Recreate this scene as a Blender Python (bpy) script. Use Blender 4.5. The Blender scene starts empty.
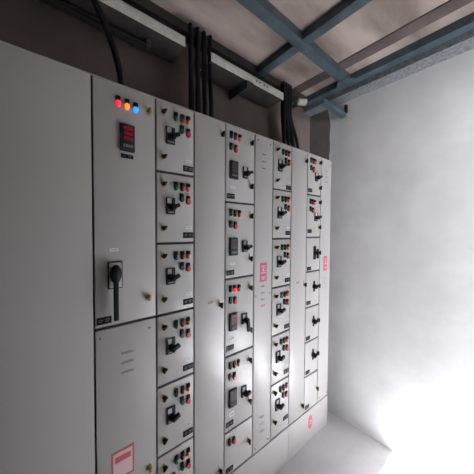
import bpy, bmesh, math, random
from mathutils import Vector, Matrix
random.seed(7)
C = bpy.context.scene.collection
S = 1.065            # metres per unit; the cabinet fronts stand one unit from the camera
ZF = 1.601           # eye height in units

def P(x, y, z):      # units, eye at the origin -> metres, floor at zero
    return Vector((x*S, y*S, (z+ZF)*S))

# ------------------------------------------------------------------ camera
cam_d = bpy.data.cameras.new('camera'); cam = bpy.data.objects.new('camera', cam_d); C.objects.link(cam)
cam_d.sensor_width = 36; cam_d.sensor_fit = 'HORIZONTAL'; cam_d.lens = 235.88/474*36; cam_d.clip_start = 0.02
yaw, pitch, roll = math.radians(50.748), math.radians(-1.670), math.radians(0.354)
fw = Vector((math.cos(pitch)*math.cos(yaw), math.cos(pitch)*math.sin(yaw), math.sin(pitch)))
rt = Vector((math.sin(yaw), -math.cos(yaw), 0)); up = rt.cross(fw)
r2 = rt*math.cos(roll) + up*math.sin(roll); u2 = up*math.cos(roll) - rt*math.sin(roll)
M = Matrix((r2, u2, -fw)).transposed().to_4x4(); M.translation = P(0, 0, 0)
cam.matrix_world = M
bpy.context.scene.camera = cam

# ------------------------------------------------------------------ light
w = bpy.data.worlds.new('sky'); bpy.context.scene.world = w; w.use_nodes = True
bg = w.node_tree.nodes['Background']; bg.inputs[0].default_value = (0.78, 0.88, 1.0, 1); bg.inputs[1].default_value = 0.6
DX0, DX1, DY, DTOP = 1.33, 1.90, -0.62, 0.80      # doorway behind the camera, to the right
ld = bpy.data.lights.new('daylight', 'AREA'); ld.shape = 'RECTANGLE'
ld.size = 1.6; ld.size_y = 1.2; ld.energy = 215; ld.color = (0.93, 0.96, 1.0)
lo = bpy.data.objects.new('daylight', ld); C.objects.link(lo)
lo.location = P((DX0+DX1)/2-.80, DY-1.1, .25); lo.rotation_euler = Vector((0.62, 1.0, -.05)).to_track_quat('-Z', 'Y').to_euler()
sd = bpy.data.lights.new('sun', 'SUN'); sd.energy = 92.0; sd.angle = math.radians(1.5); sd.color = (.93, .965, 1.0)
so = bpy.data.objects.new('sun', sd); C.objects.link(so)
so.rotation_euler = Vector((0.12, 0.53, -1.0)).to_track_quat('-Z', 'Y').to_euler()
vs = bpy.context.scene.view_settings
vs.view_transform = 'Standard'; vs.look = 'None'; vs.gamma = 1; vs.use_curve_mapping = False
vs.exposure = 0.06

# ------------------------------------------------------------------ materials
def mat(name, col, rough=0.5, metal=0, emit=None, es=0, var=0, vscale=3, bump=0, bscale=40, col2=None, spec=0.5, detail=4):
    m = bpy.data.materials.new(name); m.use_nodes = True; nt = m.node_tree; b = nt.nodes['Principled BSDF']
    b.inputs['Base Color'].default_value = (*col, 1); b.inputs['Roughness'].default_value = rough
    b.inputs['Metallic'].default_value = metal; b.inputs['Specular IOR Level'].default_value = spec
    if emit: b.inputs['Emission Color'].default_value = (*emit, 1); b.inputs['Emission Strength'].default_value = es
    tc = nt.nodes.new('ShaderNodeTexCoord')
    if var or col2:
        n = nt.nodes.new('ShaderNodeTexNoise'); n.inputs['Scale'].default_value = vscale; n.inputs['Detail'].default_value = detail
        r = nt.nodes.new('ShaderNodeValToRGB'); nt.links.new(tc.outputs['Object'], n.inputs['Vector'])
        r.color_ramp.elements[0].position = .35; r.color_ramp.elements[1].position = .65
        c2 = col2 or tuple(c*(1-var) for c in col)
        r.color_ramp.elements[0].color = (*c2, 1); r.color_ramp.elements[1].color = (*col, 1)
        nt.links.new(n.outputs['Fac'], r.inputs['Fac']); nt.links.new(r.outputs['Color'], b.inputs['Base Color'])
    if bump:
        n2 = nt.nodes.new('ShaderNodeTexNoise'); n2.inputs['Scale'].default_value = bscale; n2.inputs['Detail'].default_value = 6
        bp = nt.nodes.new('ShaderNodeBump'); bp.inputs['Strength'].default_value = bump; bp.inputs['Distance'].default_value = .01
        nt.links.new(tc.outputs['Object'], n2.inputs['Vector']); nt.links.new(n2.outputs['Fac'], bp.inputs['Height'])
        nt.links.new(bp.outputs['Normal'], b.inputs['Normal'])
    return m
PAINT = mat('grey_powder_coat', (.47, .455, .44), .33, var=.03, vscale=2, bump=.03, bscale=300, spec=.5)
GASKET = mat('dark_gasket', (.05, .047, .045), .7)
BLACK = mat('black_plastic', (.010, .010, .012), .5, spec=.25)
DARKG = mat('dark_grey_plastic', (.030, .032, .035), .55, spec=.25)
PLATE = mat('black_nameplate', (.010, .009, .009), .6, spec=.2)
WHITE = mat('white_sticker', (.72, .72, .74), .5)
INK = mat('grey_ink', (.20, .20, .21), .6)
SILVER = mat('silver_label', (.62, .63, .63), .35)
BRASS = mat('brass_key_lock', (.42, .27, .09), .4, .4)
YELLOW = mat('yellow_sticker', (.50, .38, .17), .5)
GREEN = mat('green_lens', (.01, .17, .10), .25)
DGREEN = mat('dark_green_button', (.015, .085, .065), .35)
RED = mat('red_lens', (.38, .03, .05), .25)
ORANGE = mat('orange_lens', (.78, .30, .17), .3)
REDBTN = mat('red_button', (.72, .06, .08), .35)
LREDA = mat('lit_red_lens', (.8, .02, .03), .3, emit=(1, .03, .05), es=1.0)
LAMB = mat('lit_amber_lens', (.8, .3, .03), .3, emit=(1, .27, .03), es=.9)
LBLUE = mat('lit_blue_lens', (.02, .12, .8), .3, emit=(.015, .25, 1), es=1.5)
SCREEN = mat('meter_screen', (.02, .012, .014), .3)
DIGIT = mat('red_digits', (.4, .01, .03), .4, emit=(1, .04, .08), es=.10)
DIMDIGIT = mat('dim_digits', (.10, .06, .07), .4)
SIGNRED = mat('sign_red', (.58, .12, .16), .5)
SIGNPALE = mat('sign_pale', (.75, .55, .55), .5)
SCREW = mat('screw_zinc', (.28, .27, .26), .4, .6)
STEEL = mat('blue_grey_painted_steel', (.085, .125, .15), .55, var=.35, vscale=9, bump=.1, bscale=60)
GALV = mat('galvanised_steel', (.78, .78, .71), .5, .15, var=.15, vscale=30)
BROWN2 = mat('dull_brown_rough', (.24, .215, .21), .85, var=.2, vscale=6, bump=.2, bscale=20)
DULL = mat('bare_cement_wall', (.25, .235, .22), .85, var=.2, vscale=3, bump=.15, bscale=20)
CEILSHADE = mat('brown_shadow_tone', (.15, .115, .105), .8, var=.4, vscale=5)  # shadow tone, put into the colour of the ceiling strip
TRAYB = mat('dark_steel', (.07, .062, .057), .7, var=.3, vscale=12)  # dark tone for tray bottoms, bracket, clamp and rear beam
CABLE = mat('black_cable_sheath', (.010, .010, .013), .6, spec=.25)
CEIL = mat('ceiling_board', (.56, .46, .415), .8, col2=(.22, .17, .145), vscale=1.7, bump=.15, bscale=25, detail=8)
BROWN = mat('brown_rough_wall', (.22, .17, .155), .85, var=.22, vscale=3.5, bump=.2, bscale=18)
PLASTER = mat('white_plaster_wall', (.83, .82, .82), .8, var=.09, vscale=4.5, bump=.25, bscale=14)
LEDGE = mat('speckled_concrete', (.26, .27, .29), .85, col2=(.15, .155, .17), vscale=45, bump=.4, bscale=70)
FLOORM = mat('cement_floor', (.62, .60, .61), .7, var=.16, vscale=4, bump=.12, bscale=30)
DOORM = mat('door_paint', (.18, .2, .22), .5)

def stretch(m, sc):
    nt = m.node_tree; tc = [n for n in nt.nodes if n.type == 'TEX_COORD'][0]
    for n in [n for n in nt.nodes if n.type == 'TEX_NOISE']:
        mp = nt.nodes.new('ShaderNodeMapping'); mp.inputs['Scale'].default_value = sc
        nt.links.new(tc.outputs['Object'], mp.inputs['Vector']); nt.links.new(mp.outputs['Vector'], n.inputs['Vector'])
stretch(CEIL, (.8, 2.2, 1.0))
# ------------------------------------------------------------------ mesh builder (units relative to the eye, or local)
class MB:
    def __init__(s): s.bm = bmesh.new(); s.mats = []
    def mi(s, m):
        if m not in s.mats: s.mats.append(m)
        return s.mats.index(m)
    def _fin(s, verts, m, mx=None):
        fs = set(f for v in verts for f in v.link_faces)
        for f in fs: f.material_index = s.mi(m)
        if mx is not None: bmesh.ops.transform(s.bm, matrix=mx, verts=verts)
    def box(s, x0, x1, y0, y1, z0, z1, m, bev=0, mx=None):
        r = bmesh.ops.create_cube(s.bm, size=1); vs_ = r['verts']
        for v in vs_: v.co = Vector((x0+(x1-x0)*(v.co.x+.5), y0+(y1-y0)*(v.co.y+.5), z0+(z1-z0)*(v.co.z+.5)))
        if bev:
            es = list(set(e for v in vs_ for e in v.link_edges))
            rb = bmesh.ops.bevel(s.bm, geom=es, offset=bev, segments=2, affect='EDGES', profile=.6)
            vs_ = list(set(list(rb['verts']) + [v for v in vs_ if v.is_valid]))
        s._fin(vs_, m, mx); return s
    def cyl(s, c, r, h, m, axis='y', seg=20, r2=None, mx=None, bev=0):
        # from c towards -axis ('y': sticks out of the cabinet front)
        r_ = bmesh.ops.create_cone(s.bm, cap_ends=True, segments=seg, radius1=r, radius2=r if r2 is None else r2, depth=h)
        vs_ = r_['verts']
        for v in vs_: v.co.z += h/2
        if axis == 'y': R = Matrix.Rotation(math.radians(90), 4, 'X')
        elif axis == 'x': R = Matrix.Rotation(math.radians(90), 4, 'Y')
        else: R = Matrix.Identity(4)
        bmesh.ops.transform(s.bm, matrix=Matrix.Translation(Vector(c)) @ R, verts=vs_)
        if bev:
            tops = [e for v in vs_ for e in v.link_edges if all(len(f.verts) > 4 for f in e.link_faces[:1]) or any(len(f.verts) > 4 for f in e.link_faces)]
            rb = bmesh.ops.bevel(s.bm, geom=list(set(tops)), offset=bev, segments=2, affect='EDGES')
            vs_ = list(set(list(rb['verts']) + [v for v in vs_ if v.is_valid]))
        s._fin(vs_, m, mx); return s
    def dome(s, c, r, ry, m, rz=None):
        r_ = bmesh.ops.create_uvsphere(s.bm, u_segments=16, v_segments=10, radius=1); vs_ = r_['verts']
        for v in vs_: v.co = Vector((c[0]+v.co.x*r, c[1]+v.co.y*ry, c[2]+v.co.z*(rz or r)))
        s._fin(vs_, m); return s
    def prism(s, pts, y0, y1, m):      # outline in x,z extruded along y
        a = [s.bm.verts.new((x, y0, z)) for x, z in pts]; b = [s.bm.verts.new((x, y1, z)) for x, z in pts]
        n = len(pts); s.bm.faces.new(a); s.bm.faces.new(b[::-1])
        for i in range(n): s.bm.faces.new((a[i], b[i], b[(i+1) % n], a[(i+1) % n]))
        s._fin(a+b, m); return s
    def tube(s, pts, r, m, seg=10):
        pts = smooth(pts); prev = None; n = Vector((0, 0, 1)); allv = []
        for i, p in enumerate(pts):
            t = (pts[min(i+1, len(pts)-1)] - pts[max(i-1, 0)]).normalized()
            if prev is None:
                n = t.orthogonal().normalized()
            else: n = (n - t*n.dot(t)).normalized()
            b = t.cross(n); ring = [s.bm.verts.new(p + (n*math.cos(2*math.pi*k/seg) + b*math.sin(2*math.pi*k/seg))*r) for k in range(seg)]
            allv += ring
            if prev:
                for k in range(seg): s.bm.faces.new((prev[k], prev[(k+1) % seg], ring[(k+1) % seg], ring[k]))
            else: s.bm.faces.new(ring[::-1])
            prev = ring
        s.bm.faces.new(prev)
        s._fin(allv, m); 
        return s
    def mesh(s, name, off=(0, 0, 0), smoothing=True):
        bmesh.ops.recalc_face_normals(s.bm, faces=s.bm.faces)
        for v in s.bm.verts: v.co = (v.co - Vector(off))*S
        me = bpy.data.meshes.new(name); s.bm.to_mesh(me); s.bm.free()
        for m in s.mats: me.materials.append(m)
        if smoothing:
            me.polygons.foreach_set('use_smooth', [True]*len(me.polygons))
            try: me.set_sharp_from_angle(angle=math.radians(38))
            except Exception: pass
        return me

def smooth(p, n=8):
    p = [Vector(q) for q in p]; out = []
    for i in range(len(p)-1):
        a = p[max(i-1, 0)]; b = p[i]; c = p[i+1]; d = p[min(i+2, len(p)-1)]
        for k in range(n):
            t = k/n
            out.append(.5*((2*b) + (c-a)*t + (2*a-5*b+4*c-d)*t*t + (3*b-a-3*c+d)*t**3))
    out.append(p[-1]); return out

def W(o):       # world position in units is kept on the object
    return Vector(o['_u'])
ORG = {}
def place(o, u, parent=None):
    ORG[o.name] = Vector(u)
    if parent is not None:
        o.parent = parent; o.location = (Vector(u) - ORG[parent.name])*S
    else: o.location = P(*u)
def empty(name, u, label, cat, group=None):
    o = bpy.data.objects.new(name, None); C.objects.link(o); o.empty_display_size = .1
    place(o, u); o['label'] = label; o['category'] = cat
    if group: o['group'] = group
    return o
def obj(name, mb, u, parent=None, label=None, cat=None, group=None, kind=None):
    """mb in eye units, origin at u"""
    o = bpy.data.objects.new(name, mb.mesh(name, u)); C.objects.link(o); place(o, u, parent)
    if label: o['label'] = label
    if cat: o['category'] = cat
    if group: o['group'] = group
    if kind: o['kind'] = kind
    return o
def inst(name, me, u, parent, label=None):
    o = bpy.data.objects.new(name, me); C.objects.link(o); place(o, u, parent)
    if label: o['label'] = label
    return o

# ------------------------------------------------------------------ the room
XW, YB, ZC, XL = 1.942, 1.30, 1.150, -1.6
T = .12
def slab(name, x0, x1, y0, y1, z0, z1, m): 
    mb = MB(); mb.box(x0, x1, y0, y1, z0, z1, m); return obj(name, mb, (x0, y0, z0), kind='structure')
slab('floor', XL-T, XW+T, DY-T, YB+T, -ZF-T, -ZF, FLOORM)
slab('ceiling', XL-T, XW+T, DY-T, YB+T, ZC, ZC+T, CEIL)
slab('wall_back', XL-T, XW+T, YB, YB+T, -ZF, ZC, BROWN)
slab('wall_right', XW, XW+T, DY-T, YB, -ZF, ZC, PLASTER)
slab('wall_left', XL-T, XL, DY-T, YB, -ZF, ZC, DULL)
mb = MB(); mb.box(XL, DX0, DY-T, DY, -ZF, ZC, DULL); mb.box(DX1, XW, DY-T, DY, -ZF, ZC, DULL); mb.box(DX0, DX1, DY-T, DY, DTOP, ZC, DULL)
obj('wall_front', mb, (XL, DY, -ZF), kind='structure')
mb = MB(); mb.box(DX0, DX0+.03, DY-.1, DY+.01, -ZF, DTOP, DOORM); mb.box(DX1-.03, DX1, DY-.1, DY+.01, -ZF, DTOP, DOORM); mb.box(DX0+.03, DX1-.03, DY-.1, DY+.01, DTOP-.03, DTOP, DOORM)
obj('trim_1', mb, (DX0, DY, -ZF), kind='structure')
# concrete ledge under the ceiling on the end wall
mb = MB(); mb.box(1.822, XW, DY, YB, 1.061, ZC, LEDGE)
obj('trim_2', mb, (1.822, 0, 1.061), kind='structure')

# ------------------------------------------------------------------ fittings (shared meshes, local units, front of door at y = 0)
def lamp(m, lit=False):
    b = MB(); b.box(-.0085, .0085, -.004, .001, -.004, .028, BLACK, bev=.002)
    b.box(-.0075, .0075, -.011, -.003, .010, .026, BLACK, bev=.002)
    n0 = len(b.bm.verts); b.cyl((0, 0, 0), .0092, .007, m); b.dome((0, -.006, 0), .0088, .008, m)
    b.bm.verts.ensure_lookup_table()
    for v in b.bm.verts[n0:]: v.co.z *= 1.3
    return b.mesh('indicator_lamp')
def button(m, r=.009):
    b = MB(); b.box(-.0085, .0085, -.004, .001, -.004, .028, BLACK, bev=.002)
    b.box(-.0075, .0075, -.010, -.003, .010, .026, BLACK, bev=.002)
    n0 = len(b.bm.verts); b.cyl((0, 0, 0), r*.9, .006, BLACK); b.cyl((0, -.005, 0), r, .007, m, r2=r*.85)
    b.bm.verts.ensure_lookup_table()
    for v in b.bm.verts[n0:]: v.co.z *= 1.3
    return b.mesh('push_button')
L_G, L_R, L_O = lamp(GREEN), lamp(RED), lamp(ORANGE)
L_LR, L_LA, L_LB = lamp(LREDA), lamp(LAMB), lamp(LBLUE)
B_G, B_R = button(DGREEN, .0088), button(REDBTN, .0112)
def switch(turn=0, w=.040, h=.074, lever=.029):
    b = MB(); b.box(-w/2, w/2, -.008, .001, -h/2, h/2, DARKG, bev=.003)
    b.box(-w/2+.003, -w/2+.021, -.0095, -.007, h/2-.026, h/2-.004, WHITE)
    b.box(-w/2+.006, w/2-.006, -.0095, -.007, -h/2+.006, -h/2+.012, INK)
    b.cyl((.003, -.007, -.006), .015, .022, BLACK, bev=.002, seg=24)
    R = Matrix.Translation((.003, 0, -.006)) @ Matrix.Rotation(turn, 4, 'Y')
    b.box(-.010, lever, -.038, -.022, -.0085, .0085, BLACK, bev=.003, mx=R)
    return b.mesh('rotary_handle')
SW_R = switch(math.radians(-24)); SW_D = switch(math.radians(84), w=.040, h=.060, lever=.062)
SW_N = switch(math.radians(-20), w=.036, h=.064, lever=.026)
def star():          # small rotary switch on the feeder doors
    b = MB(); b.cyl((0, 0, 0), .020, .006, BLACK, seg=24); b.box(-.008, .008, -.006, .001, -.040, .040, BLACK, bev=.003)
    b.cyl((0, -.005, 0), .015, .018, BLACK, bev=.002); b.box(-.022, .022, -.034, -.022, -.006, .006, BLACK, bev=.003, mx=Matrix.Rotation(math.radians(-25), 4, 'Y'))
    return b.mesh('rotary_handle')
SW_S = star()
def tall_switch():
    b = MB(); b.box(-.014, .014, -.007, .001, -.050, .050, BLACK, bev=.003); b.cyl((0, -.006, 0), .015, .018, BLACK, bev=.002)
    b.box(-.008, .008, -.034, -.022, -.040, .030, BLACK, bev=.003); return b.mesh('rotary_handle')
SW_T = tall_switch()
def lock(kind):      # quarter-turn lock: brass body, black wing, sticker
    b = MB()
    if kind == 'left':
        b.prism([(-.013, -.016), (.008, -.017), (-.004, .002)], -.0015, .001, YELLOW)
        b.prism([(-.010, .017), (-.003, .017), (-.005, .004)], -.0015, .001, YELLOW)
    elif kind == 'right':
        b.prism([(-.009, .030), (-.005, .030), (.001, .004), (-.004, .004)], -.0015, .001, YELLOW)
    else:
        b.prism([(-.013, -.015), (.013, -.015), (0, .018)], -.0015, .001, YELLOW)
    n0 = len(b.bm.verts)
    b.cyl((0, 0, 0), .0100, .007, BRASS, seg=20); b.cyl((0, -.007, 0), .0088 if kind != 'brass' else .005, .008, BLACK if kind != 'brass' else BRASS, seg=16)
    b.box(-.0045, .0045, -.022, -.013, -.012, .012, BLACK if kind != 'brass' else BRASS, bev=.002, mx=Matrix.Rotation(math.radians(45 if kind == 'left' else 8), 4, 'Y'))
    if kind == 'right':
        b.bm.verts.ensure_lookup_table()
        for v in b.bm.verts[n0:]: v.co.z *= 1.25; v.co.x *= .75
    return b.mesh('door_lock')
LK_L, LK_R, LK_B = lock('left'), lock('right'), lock('brass')
def nameplate(w, h):
    b = MB(); b.box(-w/2, w/2, -.0025, .001, -h/2, h/2, PLATE, bev=.0006)
    for x0, x1 in ((-.38, -.08), (.08, .36)):
        b.box(x0*w, x1*w, -.0032, -.002, .10*h, .18*h, INK); b.box(x0*w, (x1-.06)*w, -.0032, -.002, -.16*h, -.08*h, INK)
    return b.mesh('nameplate')
NP = nameplate(.050, .027); NPI = nameplate(.045, .015)
def sticker(w, h, m=WHITE, tilt=0):
    b = MB(); R = Matrix.Rotation(tilt, 4, 'Y'); b.box(-w/2, w/2, -.0012, .0006, -h/2, h/2, m, mx=R)
    b.box(-w*.36, w*.36, -.0018, -.001, -h*.1, h*.12, INK, mx=R); return b.mesh('sticker')
ST = sticker(.030, .012); ST_L = sticker(.034, .024, tilt=-.2)
def red_label(w=.030, h=.011):
    b = MB(); b.box(-w/2, w/2, -.0012, .0006, -h/2, h/2, SIGNRED); b.box(-w*.35, w*.35, -.0018, -.001, -h*.08, h*.1, SIGNPALE); return b.mesh('red_label')
RL = red_label()
def meter(w, h, lit):
    b = MB(); b.box(-w/2, w/2, -.012, .001, -h/2, h/2, DARKG, bev=.003)
    b.box(-w*.38, w*.38, -.0135, -.011, -h*.14, h*.42, SCREEN)
    m = DIGIT if lit else DIMDIGIT
    dw, dh, t = w*.15, h*.115, w*.035
    for r in range(3):
        for c in range(3):
            cx = -w*.20 + c*w*.21; cz = h*.33 - r*h*.185
            segs = [(cx-dw/2, cx+dw/2, cz+dh/2-t, cz+dh/2), (cx-dw/2, cx+dw/2, cz-t/2, cz+t/2), (cx-dw/2, cx+dw/2, cz-dh/2, cz-dh/2+t),
                    (cx-dw/2, cx-dw/2+t, cz-dh/2, cz+dh/2), (cx+dw/2-t, cx+dw/2, cz-dh/2, cz+dh/2)]
            if (r+c) % 3 == 1: segs.pop(3)
            for x0, x1, z0, z1 in segs: b.box(x0, x1, -.0145, -.013, z0, z1, m)
    for k in range(4): b.box(-w*.34+k*w*.18, -w*.22+k*w*.18, -.0150, -.011, -h*.36, -h*.26, INK)
    return b.mesh('panel_meter')
MT_I, MT_D, MT_L = meter(.052, .104, True), meter(.052, .096, False), meter(.050, .094, True)
def screw():
    b = MB(); b.cyl((0, 0, 0), .0045, .003, SCREW, seg=12); b.box(-.0035, .0035, -.0034, -.0028, -.0006, .0006, GASKET); return b.mesh('screw')
SC = screw()
def louvre(w):       # three pressed slots as one row each
    b = MB(); n = 10
    v = []
    for i in range(n+1):
        x = -w/2 + w*i/n; d = .006*math.sin(math.pi*i/n)**.5 if 0 < i < n else 0
        v.append((b.bm.verts.new((x, .0005, .005)), b.bm.verts.new((x, -d, -.0025)), b.bm.verts.new((x, .0005, -.0025))))
    for i in range(n):
        a, c = v[i], v[i+1]
        b.bm.faces.new((a[0], c[0], c[1], a[1])); f = b.bm.faces.new((a[1], c[1], c[2], a[2])); 
    for f in b.bm.faces: f.material_index = b.mi(PAINT)
    b.box(-w/2+.002, w/2-.002, -.0010, .0004, -.0052, -.0022, GASKET)
    return b.mesh('louvre')
LV = louvre(.050); LVS = louvre(.036)
def danger(w, h, border=False):
    b = MB(); b.box(-w/2, w/2, -.0014, .0006, -h/2, h/2, SIGNRED)
    if border:
        b.box(-w*.42, w*.42, -.002, -.001, -h*.42, h*.42, SIGNPALE); b.box(-w*.34, w*.34, -.0026, -.0015, h*.1, h*.30, SIGNRED)
    else:
        for z0, z1, s in ((.30, .34, .30), (.20, .24, .22), (-.06, -.01, .36), (-.28, -.24, .28), (-.38, -.34, .20)):
            b.box(-w*s, w*s, -.002, -.001, z0*h, z1*h, SIGNPALE)
        b.prism([(-.012, .05*h), (.012, .05*h), (0, .17*h)], -.002, -.001, SIGNPALE)
    return b.mesh('danger_sign')
DG, DGE, DGI = danger(.055, .115), danger(.050, .115), danger(.085, .12, True)
def breaker():
    b = MB(); b.box(-.026, .026, -.006, .001, -.053, .053, DARKG, bev=.004); b.box(-.0225, .0225, -.008, -.005, -.048, .048, PAINT, bev=.003)
    b.dome((0, -.016, 0), .018, .016, BLACK, rz=.033)
    return b
BRK = breaker().mesh('breaker_plate')
def brk_handle():
    b = MB(); b.cyl((0, -.020, 0), .013, .020, BLACK, bev=.002); b.box(-.0085, .0085, -.040, -.026, -.172, .012, BLACK, bev=.003)
    b.dome((0, -.032, .004), .020, .010, BLACK, rz=.036); return b.mesh('breaker_handle')
BRKH = brk_handle()

# ------------------------------------------------------------------ cabinets
ZT, ZP = .558, -1.351        # top of the cabinets, top of the plinth
def cabinet(x0, x1, label, cat='cabinet', group='control cabinets bolted side by side'):
    t = empty('control_cabinet', ((x0+x1)/2, 1.13, ZP), label, cat, group)
    mb = MB(); mb.box(x0+.0006, x1-.0006, 1.016, 1.27, ZP, ZT-.004, PAINT); obj('body', mb, ((x0+x1)/2, 1.15, ZP), t)
    mb = MB(); mb.box(x0+.0006, x1-.0006, 1.008, 1.016, ZP+.001, ZT-.004, GASKET); obj('gasket', mb, ((x0+x1)/2, 1.01, ZP), t, label='dark gasket frame')
    mb = MB(); mb.box(x0+.0002, x1-.0002, 1.000, 1.27, ZT-.004, ZT, PAINT); obj('top_cover', mb, ((x0+x1)/2, 1.13, ZT), t)
    return t
def door(t, x0, x1, z0, z1, gz=.0058, gx=.0035):
    mb = MB(); mb.box(x0+gx, x1-gx, 1.0, 1.009, z0+gz, z1-gz, PAINT, bev=.0018)
    return obj('door', mb, (x0, 1.0, z1), t)
def fit(d, me, dx, dz, name=None, label=None):
    o = ORG[d.name]; return inst(name or me.name.split('.')[0], me, (o.x+dx, 1.0, o.z+dz), d, label)

def lockL(d, x, z): fit(d, LK_L, x, z, 'door_lock')
def lockR(d, x, z): fit(d, LK_R, x, z, 'door_lock')

# far left, plain
t = cabinet(-.17, .139, 'plain grey cabinet left of the tall cabinet with the big black breaker handle')
door(t, -.17, .139, ZP, ZT, .004)
# incomer
X = [.139, .371, .553, .737, .946, 1.103, 1.285, 1.465, 1.641, 1.794]
t = cabinet(X[0], X[1], 'wide grey cabinet with three lit lamps, red digital meter and long black breaker handle')
d = door(t, X[0], X[1], -.375, ZT)
fit(d, L_LR, .225-X[0], .482-ZT, label='lit red indicator lamp'); fit(d, L_LA, .257-X[0], .480-ZT, label='lit amber indicator lamp'); fit(d, L_LB, .289-X[0], .477-ZT, label='lit blue indicator lamp')
fit(d, MT_I, .2575-X[0], .357-ZT); fit(d, NPI, .2565-X[0], .287-ZT)
fit(d, LK_B, .342-X[0], .486-ZT, label='brass door lock'); fit(d, LK_B, .337-X[0], -.284-ZT, label='brass door lock')
fit(d, BRK, .210-X[0], -.176-ZT); fit(d, BRKH, .206-X[0], -.172-ZT)
fit(d, ST, .207-X[0], -.079-ZT); fit(d, NP, .171-X[0], -.345-ZT)
d = door(t, X[0], X[1], ZP, -.375)
for z in (-.491, -.530, -.570): fit(d, LV, .2535-X[0], z+.375)
fit(d, SC, .156-X[0], -.410+.375); fit(d, SC, .340-X[0], -.415+.375)
fit(d, DGI, .2325-X[0], -.937+.375); fit(d, LK_B, .337-X[0], -1.02+.375, label='brass door lock')

def motor_door(t, x0, x1, z0, z1):
    d = door(t, x0, x1, z0, z1)
    lockL(d, .032, -.053); lockL(d, .032, -.244)
    fit(d, L_G, .089, -.064, label='green indicator lamp'); fit(d, L_R, .120, -.064, label='red indicator lamp'); fit(d, L_O, .150, -.064, label='orange indicator lamp')
    fit(d, B_G, .118, -.114, label='dark green push button'); fit(d, B_R, .150, -.120, label='red push button')
    fit(d, SW_R, .064, -.146); fit(d, NP, .150, -.276); fit(d, ST, .154, -.241)
    return d
t = cabinet(X[1], X[2], 'grey cabinet of six switch doors right of the breaker handle cabinet')
zs = [ZT, .251, -.061, -.375, -.693, -1.009, ZP+.014]
for i in range(6):
    d = motor_door(t, X[1], X[2], zs[i+1], zs[i])

def plain(t, x0, x1): return door(t, x0, x1, ZP, ZT, .004)
t = cabinet(X[2], X[3], 'narrow grey full-height cabinet between leftmost switch doors and the square meters')
d = plain(t, X[2], X[3])
lockR(d, .713-X[2], .488-ZT); fit(d, RL, .647-X[2], -.367-ZT, label='small red label'); lockR(d, .707-X[2], -.390-ZT); lockR(d, .707-X[2], -1.28-ZT)

t = cabinet(X[3], X[4], 'grey cabinet of doors with square black digital meters')
zs = [ZT, .148, -.262, -.684, -1.104, ZP+.002]
for i in range(4):
    d = door(t, X[3], X[4], zs[i+1], zs[i])
    fit(d, L_G, .035, -.062, label='green indicator lamp')
    fit(d, L_LR if i == 2 else L_R, .063, -.064, label='lit red indicator lamp' if i == 2 else 'red indicator lamp')
    fit(d, L_O, .094, -.066, label='orange indicator lamp')
    fit(d, B_G, .034, -.124, label='dark green push button'); fit(d, B_R, .066, -.128, label='red push button')
    fit(d, MT_L if i == 2 else MT_D, .053, -.237); fit(d, SW_D if i == 2 else SW_N, .136, -.238)
    lockR(d, .178, -.068); lockR(d, .178, -.311)
    fit(d, NP, .036, -.377); fit(d, ST_L if i >= 2 else ST, .050, -.330)
d = door(t, X[3], X[4], zs[5], zs[4])
fit(d, B_G, .032, -.066, label='dark green push button'); fit(d, B_R, .064, -.070, label='red push button'); lockR(d, .173, -.128)
fit(d, NP, .036, -.215)

t = cabinet(X[4], X[5], 'narrow grey cabinet with vent slots and the larger red danger sign')
d = plain(t, X[4], X[5])
for z in (.455, .413, .372, -.338, -.378, -.418, -1.146, -1.190, -1.236): fit(d, LVS, 1.023-X[4], z-ZT)
for x, z in ((.970, .525), (1.076, .520), (.965, -.389), (1.079, -.390), (1.079, -1.321), (.968, -1.321)): fit(d, SC, x-X[4], z-ZT)
fit(d, DG, 1.0245-X[4], -.2535-ZT); fit(d, RL, 1.025-X[4], -.458-ZT, label='small red label')

t = cabinet(X[5], X[6], 'grey cabinet of six switch doors just right of the larger red danger sign')
zs = [ZT, .259, -.054, -.365, -.674, -.993, ZP+.002]
for i in range(6): motor_door(t, X[5], X[6], zs[i+1], zs[i])

t = cabinet(X[6], X[7], 'plain grey full-height cabinet directly left of the small rotary switch doors')
d = plain(t, X[6], X[7])
lockR(d, 1.439-X[6], .490-ZT); fit(d, RL, 1.371-X[6], -.364-ZT, label='small red label'); lockR(d, 1.443-X[6], -.388-ZT); lockR(d, 1.433-X[6], -1.27-ZT)

t = cabinet(X[7], X[8], 'grey cabinet of seven doors, most with only one small rotary switch')
zs = [ZT, .261, -.051, -.304, -.568, -.825, -1.084, ZP+.002]
for i in range(7):
    d = door(t, X[7], X[8], zs[i+1], zs[i])
    if i < 2:
        fit(d, L_G, .039, -.056, label='green indicator lamp'); fit(d, L_R, .066, -.058, label='red indicator lamp'); fit(d, L_O, .093, -.060, label='orange indicator lamp')
        fit(d, B_G, .040, -.111, label='dark green push button'); fit(d, B_R, .072, -.118, label='red push button')
        fit(d, SW_N, .112, -.158); lockR(d, .155, -.048); lockR(d, .155, -.236); fit(d, NP, .036, -.265)
    elif i < 6:
        fit(d, SW_T if i == 2 else SW_S, .104, -.115); lockR(d, .158, -.118); fit(d, NP, .036, -.228)
    else:
        lockR(d, .158, -.138); fit(d, NP, .036, -.232)

t = cabinet(X[8], X[9], 'narrow grey end cabinet with a red danger sign beside the white wall')
d = plain(t, X[8], X[9])
for z in (.467, .424, .382, -.372, -.410, -.448): fit(d, LVS, 1.720-X[8], z-ZT)
fit(d, DGE, 1.722-X[8], -.259-ZT)
for x, z in ((1.665, .525), (1.770, .522), (1.665, -1.321), (1.770, -1.321)): fit(d, SC, x-X[8], z-ZT)

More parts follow.
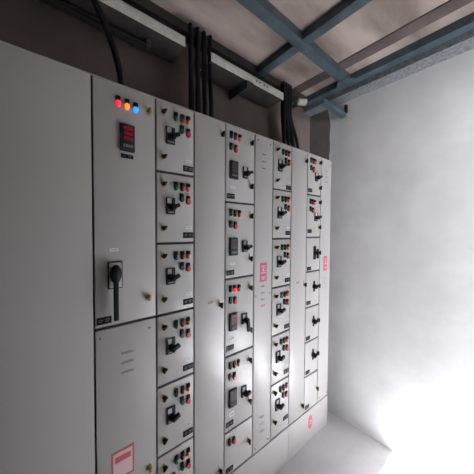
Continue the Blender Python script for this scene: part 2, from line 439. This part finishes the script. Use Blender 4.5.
# plinth
t = empty('cabinet_plinth', (.8, 1.13, -ZF), 'low grey plinth under the row of cabinets, with a red oval sticker', 'plinth')
for x0, x1 in ((-.17, .371), (.371, .737), (.737, X[6]), (X[6], X[9])):
    mb = MB(); mb.box(x0+.001, x1-.001, 1.0, 1.012, -ZF, ZP-.006, PAINT, bev=.001); obj('cover_plate', mb, (x0, 1.0, -ZF), t)
mb = MB(); mb.box(-.17, X[9]-.001, 1.012, 1.27, -ZF, ZP, GASKET); p_ = obj('base_frame', mb, (.8, 1.1, -ZF), t)
mb = MB(); mb.cyl((0, 0, 0), 1, .002, SIGNRED, seg=28); mb.box(-.55, .55, -.0026, -.0018, .12, .24, SIGNPALE); mb.box(-.5, .5, -.0026, -.0018, -.24, -.14, SIGNPALE)
for v in mb.bm.verts: v.co.x *= .026; v.co.z *= .052
inst('oval_sticker', mb.mesh('oval_sticker'), (1.548, 1.0, -1.455), t, 'red oval sticker')

# ------------------------------------------------------------------ roof steel
def ibeam_x(x0, x1, y, w, zb, zt, name, label):
    mb = MB(); h = .007
    mb.box(x0, x1, y-w/2, y+w/2, zb, zt, STEEL, bev=.003)
    return obj(name, mb, ((x0+x1)/2, y, zb), label=label, cat='beam', group='steel beams under the ceiling')
def ibeam_y(x, y0, y1, w, zb, zt, name, label):
    mb = MB(); h = .007
    mb.box(x-w/2, x+w/2, y0, y1, zb, zt, STEEL, bev=.003)
    return obj(name, mb, (x, (y0+y1)/2, zb), label=label, cat='beam', group='steel beams under the ceiling')
ibeam_x(XL, 1.757, .878, .062, 1.100, ZC, 'steel_beam', 'blue-grey ceiling beam running parallel to the cabinet fronts, crossed by another beam')
ibeam_y(1.200, DY, .846, .060, 1.101, ZC, 'steel_beam', 'blue-grey ceiling beam on the room side of the beam crossing')
ibeam_y(1.200, .910, 1.224, .060, 1.101, ZC, 'steel_beam', 'blue-grey ceiling beam from the crossing to the dark wall above the cable tray')
mb = MB(); mb.box(1.758, 1.821, DY, 1.224, 1.100, 1.107, STEEL); mb.box(1.758, 1.765, DY, 1.224, 1.107, ZC, STEEL)
obj('steel_beam', mb, (1.78, 0, 1.1), label='blue-grey steel beam running along the top of the white end wall', cat='beam', group='steel beams under the ceiling')
mb = MB(); mb.box(XL, 1.821, 1.225, 1.298, 1.100, 1.107, TRAYB); mb.box(XL, 1.821, 1.225, 1.232, 1.107, ZC, TRAYB)
obj('steel_beam', mb, (.1, 1.25, 1.1), label='dark steel beam along the top of the brown back wall behind the cable tray', cat='beam', group='steel beams under the ceiling')
mb = MB(); mb.prism([(1.62, .80), (1.733, .80), (1.733, .93), (1.62, .93)], 0, .006, STEEL)
# gusset plate at the beam joint: flat plate under the flanges
mb.bm.free(); mb = MB()
vs_ = [(1.70, .84), (1.765, .80), (1.765, .955), (1.70, .915)]
a = [mb.bm.verts.new((x, y, 1.0955)) for x, y in vs_]; b_ = [mb.bm.verts.new((x, y, 1.0995)) for x, y in vs_]
mb.bm.faces.new(a); mb.bm.faces.new(b_[::-1])
for i in range(4): mb.bm.faces.new((a[i], b_[i], b_[(i+1) % 4], a[(i+1) % 4]))
mb._fin(a+b_, STEEL)
obj('gusset_plate', mb, (1.70, .865, 1.097), label='small steel plate where two ceiling beams meet by the end wall', cat='plate')

# ------------------------------------------------------------------ cable trays
def tray(x0, x1, label):
    mb = MB(); y0, y1, z0 = 1.120, 1.285, .930
    mb.box(x0, x1, y0+.003, y1, z0, z0+.003, TRAYB); mb.box(x0, x1, y0, y0+.003, z0, z0+.050, GALV); mb.box(x0, x1, y1-.003, y1, z0, z0+.050, GALV)
    mb.box(x0, x1, y0, y0+.012, z0+.047, z0+.050, GALV)
    t = empty('cable_tray', ((x0+x1)/2, 1.2, z0), label, 'cable tray', 'cable trays above the cabinets')
    o = obj('channel', mb, ((x0+x1)/2, 1.2, z0), t)
    return t
tray(-.6, .568, 'pale metal cable tray at upper left, left of the first cable bundle')
t = tray(.725, 1.335, 'long pale metal cable tray between the two hanging cable bundles')
mb = MB()
for x in (1.07, 1.10, 1.14, 1.17): mb.cyl((x, 1.120, .958), .006, .004, SCREW, seg=12)
obj('bolt_row', mb, (1.12, 1.12, .958), t)
# bracket carrying the tray
mb = MB(); mb.box(.985, 1.035, 1.115, YB-.001, .925, .9295, TRAYB); mb.box(.985, .991, 1.115, YB-.001, .880, .925, STEEL)
obj('tray_bracket', mb, (1.0, 1.2, .9), label='dark steel angle bracket under the long cable tray', cat='bracket')
# junction box in the corner
mb = MB(); mb.box(1.621, 1.629, 1.19, YB-.0005, 1.020, 1.050, STEEL); R = Matrix.Translation((1.625, 1.17, 1.035)) @ Matrix.Rotation(math.radians(-33), 4, 'Z')
mb.box(-.036, .036, -.02, .02, -.017, .017, GALV, bev=.002, mx=R); mb.box(-.031, .031, -.023, -.019, -.013, .013, GALV, bev=.001, mx=R)
obj('junction_box', mb, (1.625, 1.17, 1.035), label='small pale box in the corner right of the second cable bundle', cat='box')
# ceiling shadow strip near the end wall
mb = MB(); mb.box(1.575, 1.665, DY+.01, 1.22, ZC-.008, ZC, CEILSHADE, bev=.003)  # thin brown strip stands in for a soft shadow band on the ceiling
obj('ceiling_shadow_strip', mb, (1.63, .5, ZC), label='dull brown strip painted as a shadow band across the ceiling beyond the beam crossing', cat='shadow strip')
mb = MB(); n = 14  # dull brown patch with an uneven edge on the end wall
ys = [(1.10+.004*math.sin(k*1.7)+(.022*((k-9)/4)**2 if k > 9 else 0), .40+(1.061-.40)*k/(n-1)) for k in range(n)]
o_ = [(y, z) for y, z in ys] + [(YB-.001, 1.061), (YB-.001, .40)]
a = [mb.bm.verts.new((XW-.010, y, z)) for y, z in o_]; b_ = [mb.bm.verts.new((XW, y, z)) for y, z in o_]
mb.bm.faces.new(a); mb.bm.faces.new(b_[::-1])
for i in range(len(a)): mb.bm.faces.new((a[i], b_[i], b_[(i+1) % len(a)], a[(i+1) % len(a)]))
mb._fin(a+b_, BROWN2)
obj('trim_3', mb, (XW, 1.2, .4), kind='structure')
t = empty('wall_bracket', (1.93, .985, .965), 'blue-grey steel arm with black end reaching the white wall below the ceiling ledge', 'bracket')
mb = MB(); mb.box(1.60, 1.941, .960, .965, .938, .972, STEEL); mb.box(1.60, 1.941, .965, 1.000, .938, .943, STEEL)
obj('arm', mb, (1.8, .985, .94), t)
mb = MB(); mb.box(1.915, 1.9415, .950, .968, .965, 1.030, BLACK, bev=.003); obj('end_cap', mb, (1.93, .96, .99), t, label='black end piece')

# ------------------------------------------------------------------ cables
ORD = ['leftmost', 'second from left', 'third from left', 'middle', 'third from right', 'second from right', 'rightmost']
def cable(pts, r, label, group, ends=None):
    mb = MB(); mb.tube([Vector(p) for p in pts], r, CABLE)
    obj('power_cable', mb, pts[0], label=label, cat='cable', group=group)
g1 = 'cables of the bundle dropping left of the long tray'
for i in range(7):
    x = .615 + .021*i; yy = 1.148 + (.030 if i % 2 else 0); tx = .616 + .0205*i; wv = .003*math.sin(i*2.3)
    s = -1
    cable([(x, yy, ZT+.001), (x+wv, yy, .70), (tx-wv, yy+.004, .86), (tx, yy+.006, 1.00), (tx+.003, yy+.012, 1.094)], .0120,
          'black power cable, %s in the straight bundle left of the long tray' % ORD[i], g1)
g2 = 'cables of the bundle dropping right of the long tray'
for i in range(7):
    x = 1.385 + .030*i; tx = 1.384 + .0125*i; yy = 1.148 + (.028 if i % 2 else 0)
    cable([(x, yy, ZT+.001), (x*.7+tx*.3, yy, .70), (tx, yy+.004, .86), (tx, yy+.006, 1.00), (tx, yy+.012, 1.094)], .0120,
          'black power cable, %s in the splayed bundle near the white wall' % ORD[i], g2)
cable([(.266, 1.10, ZT+.001), (.255, 1.10, .66), (.232, 1.10, .75), (.200, 1.10, .83), (.15, 1.10, .93), (.10, 1.105, 1.02), (.02, 1.15, 1.06), (-.2, 1.17, 1.06)], .0125,
      'thick black cable curving down behind the cabinet with the lit lamps', None)
t = empty('slung_cable', (.30, 1.20, .90), 'black cable slung under the left tray across the dark wall', 'cable')
mb = MB(); mb.tube([(-.2, 1.20, .912), (.05, 1.20, .912), (.20, 1.20, .908), (.32, 1.20, .905), (.405, 1.20, .906)], .0105, CABLE); obj('sheath', mb, (.2, 1.20, .90), t)
mb = MB(); mb.box(.398, .416, 1.185, 1.215, .894, .9297, TRAYB, bev=.002); obj('clamp', mb, (.407, 1.20, .92), t)
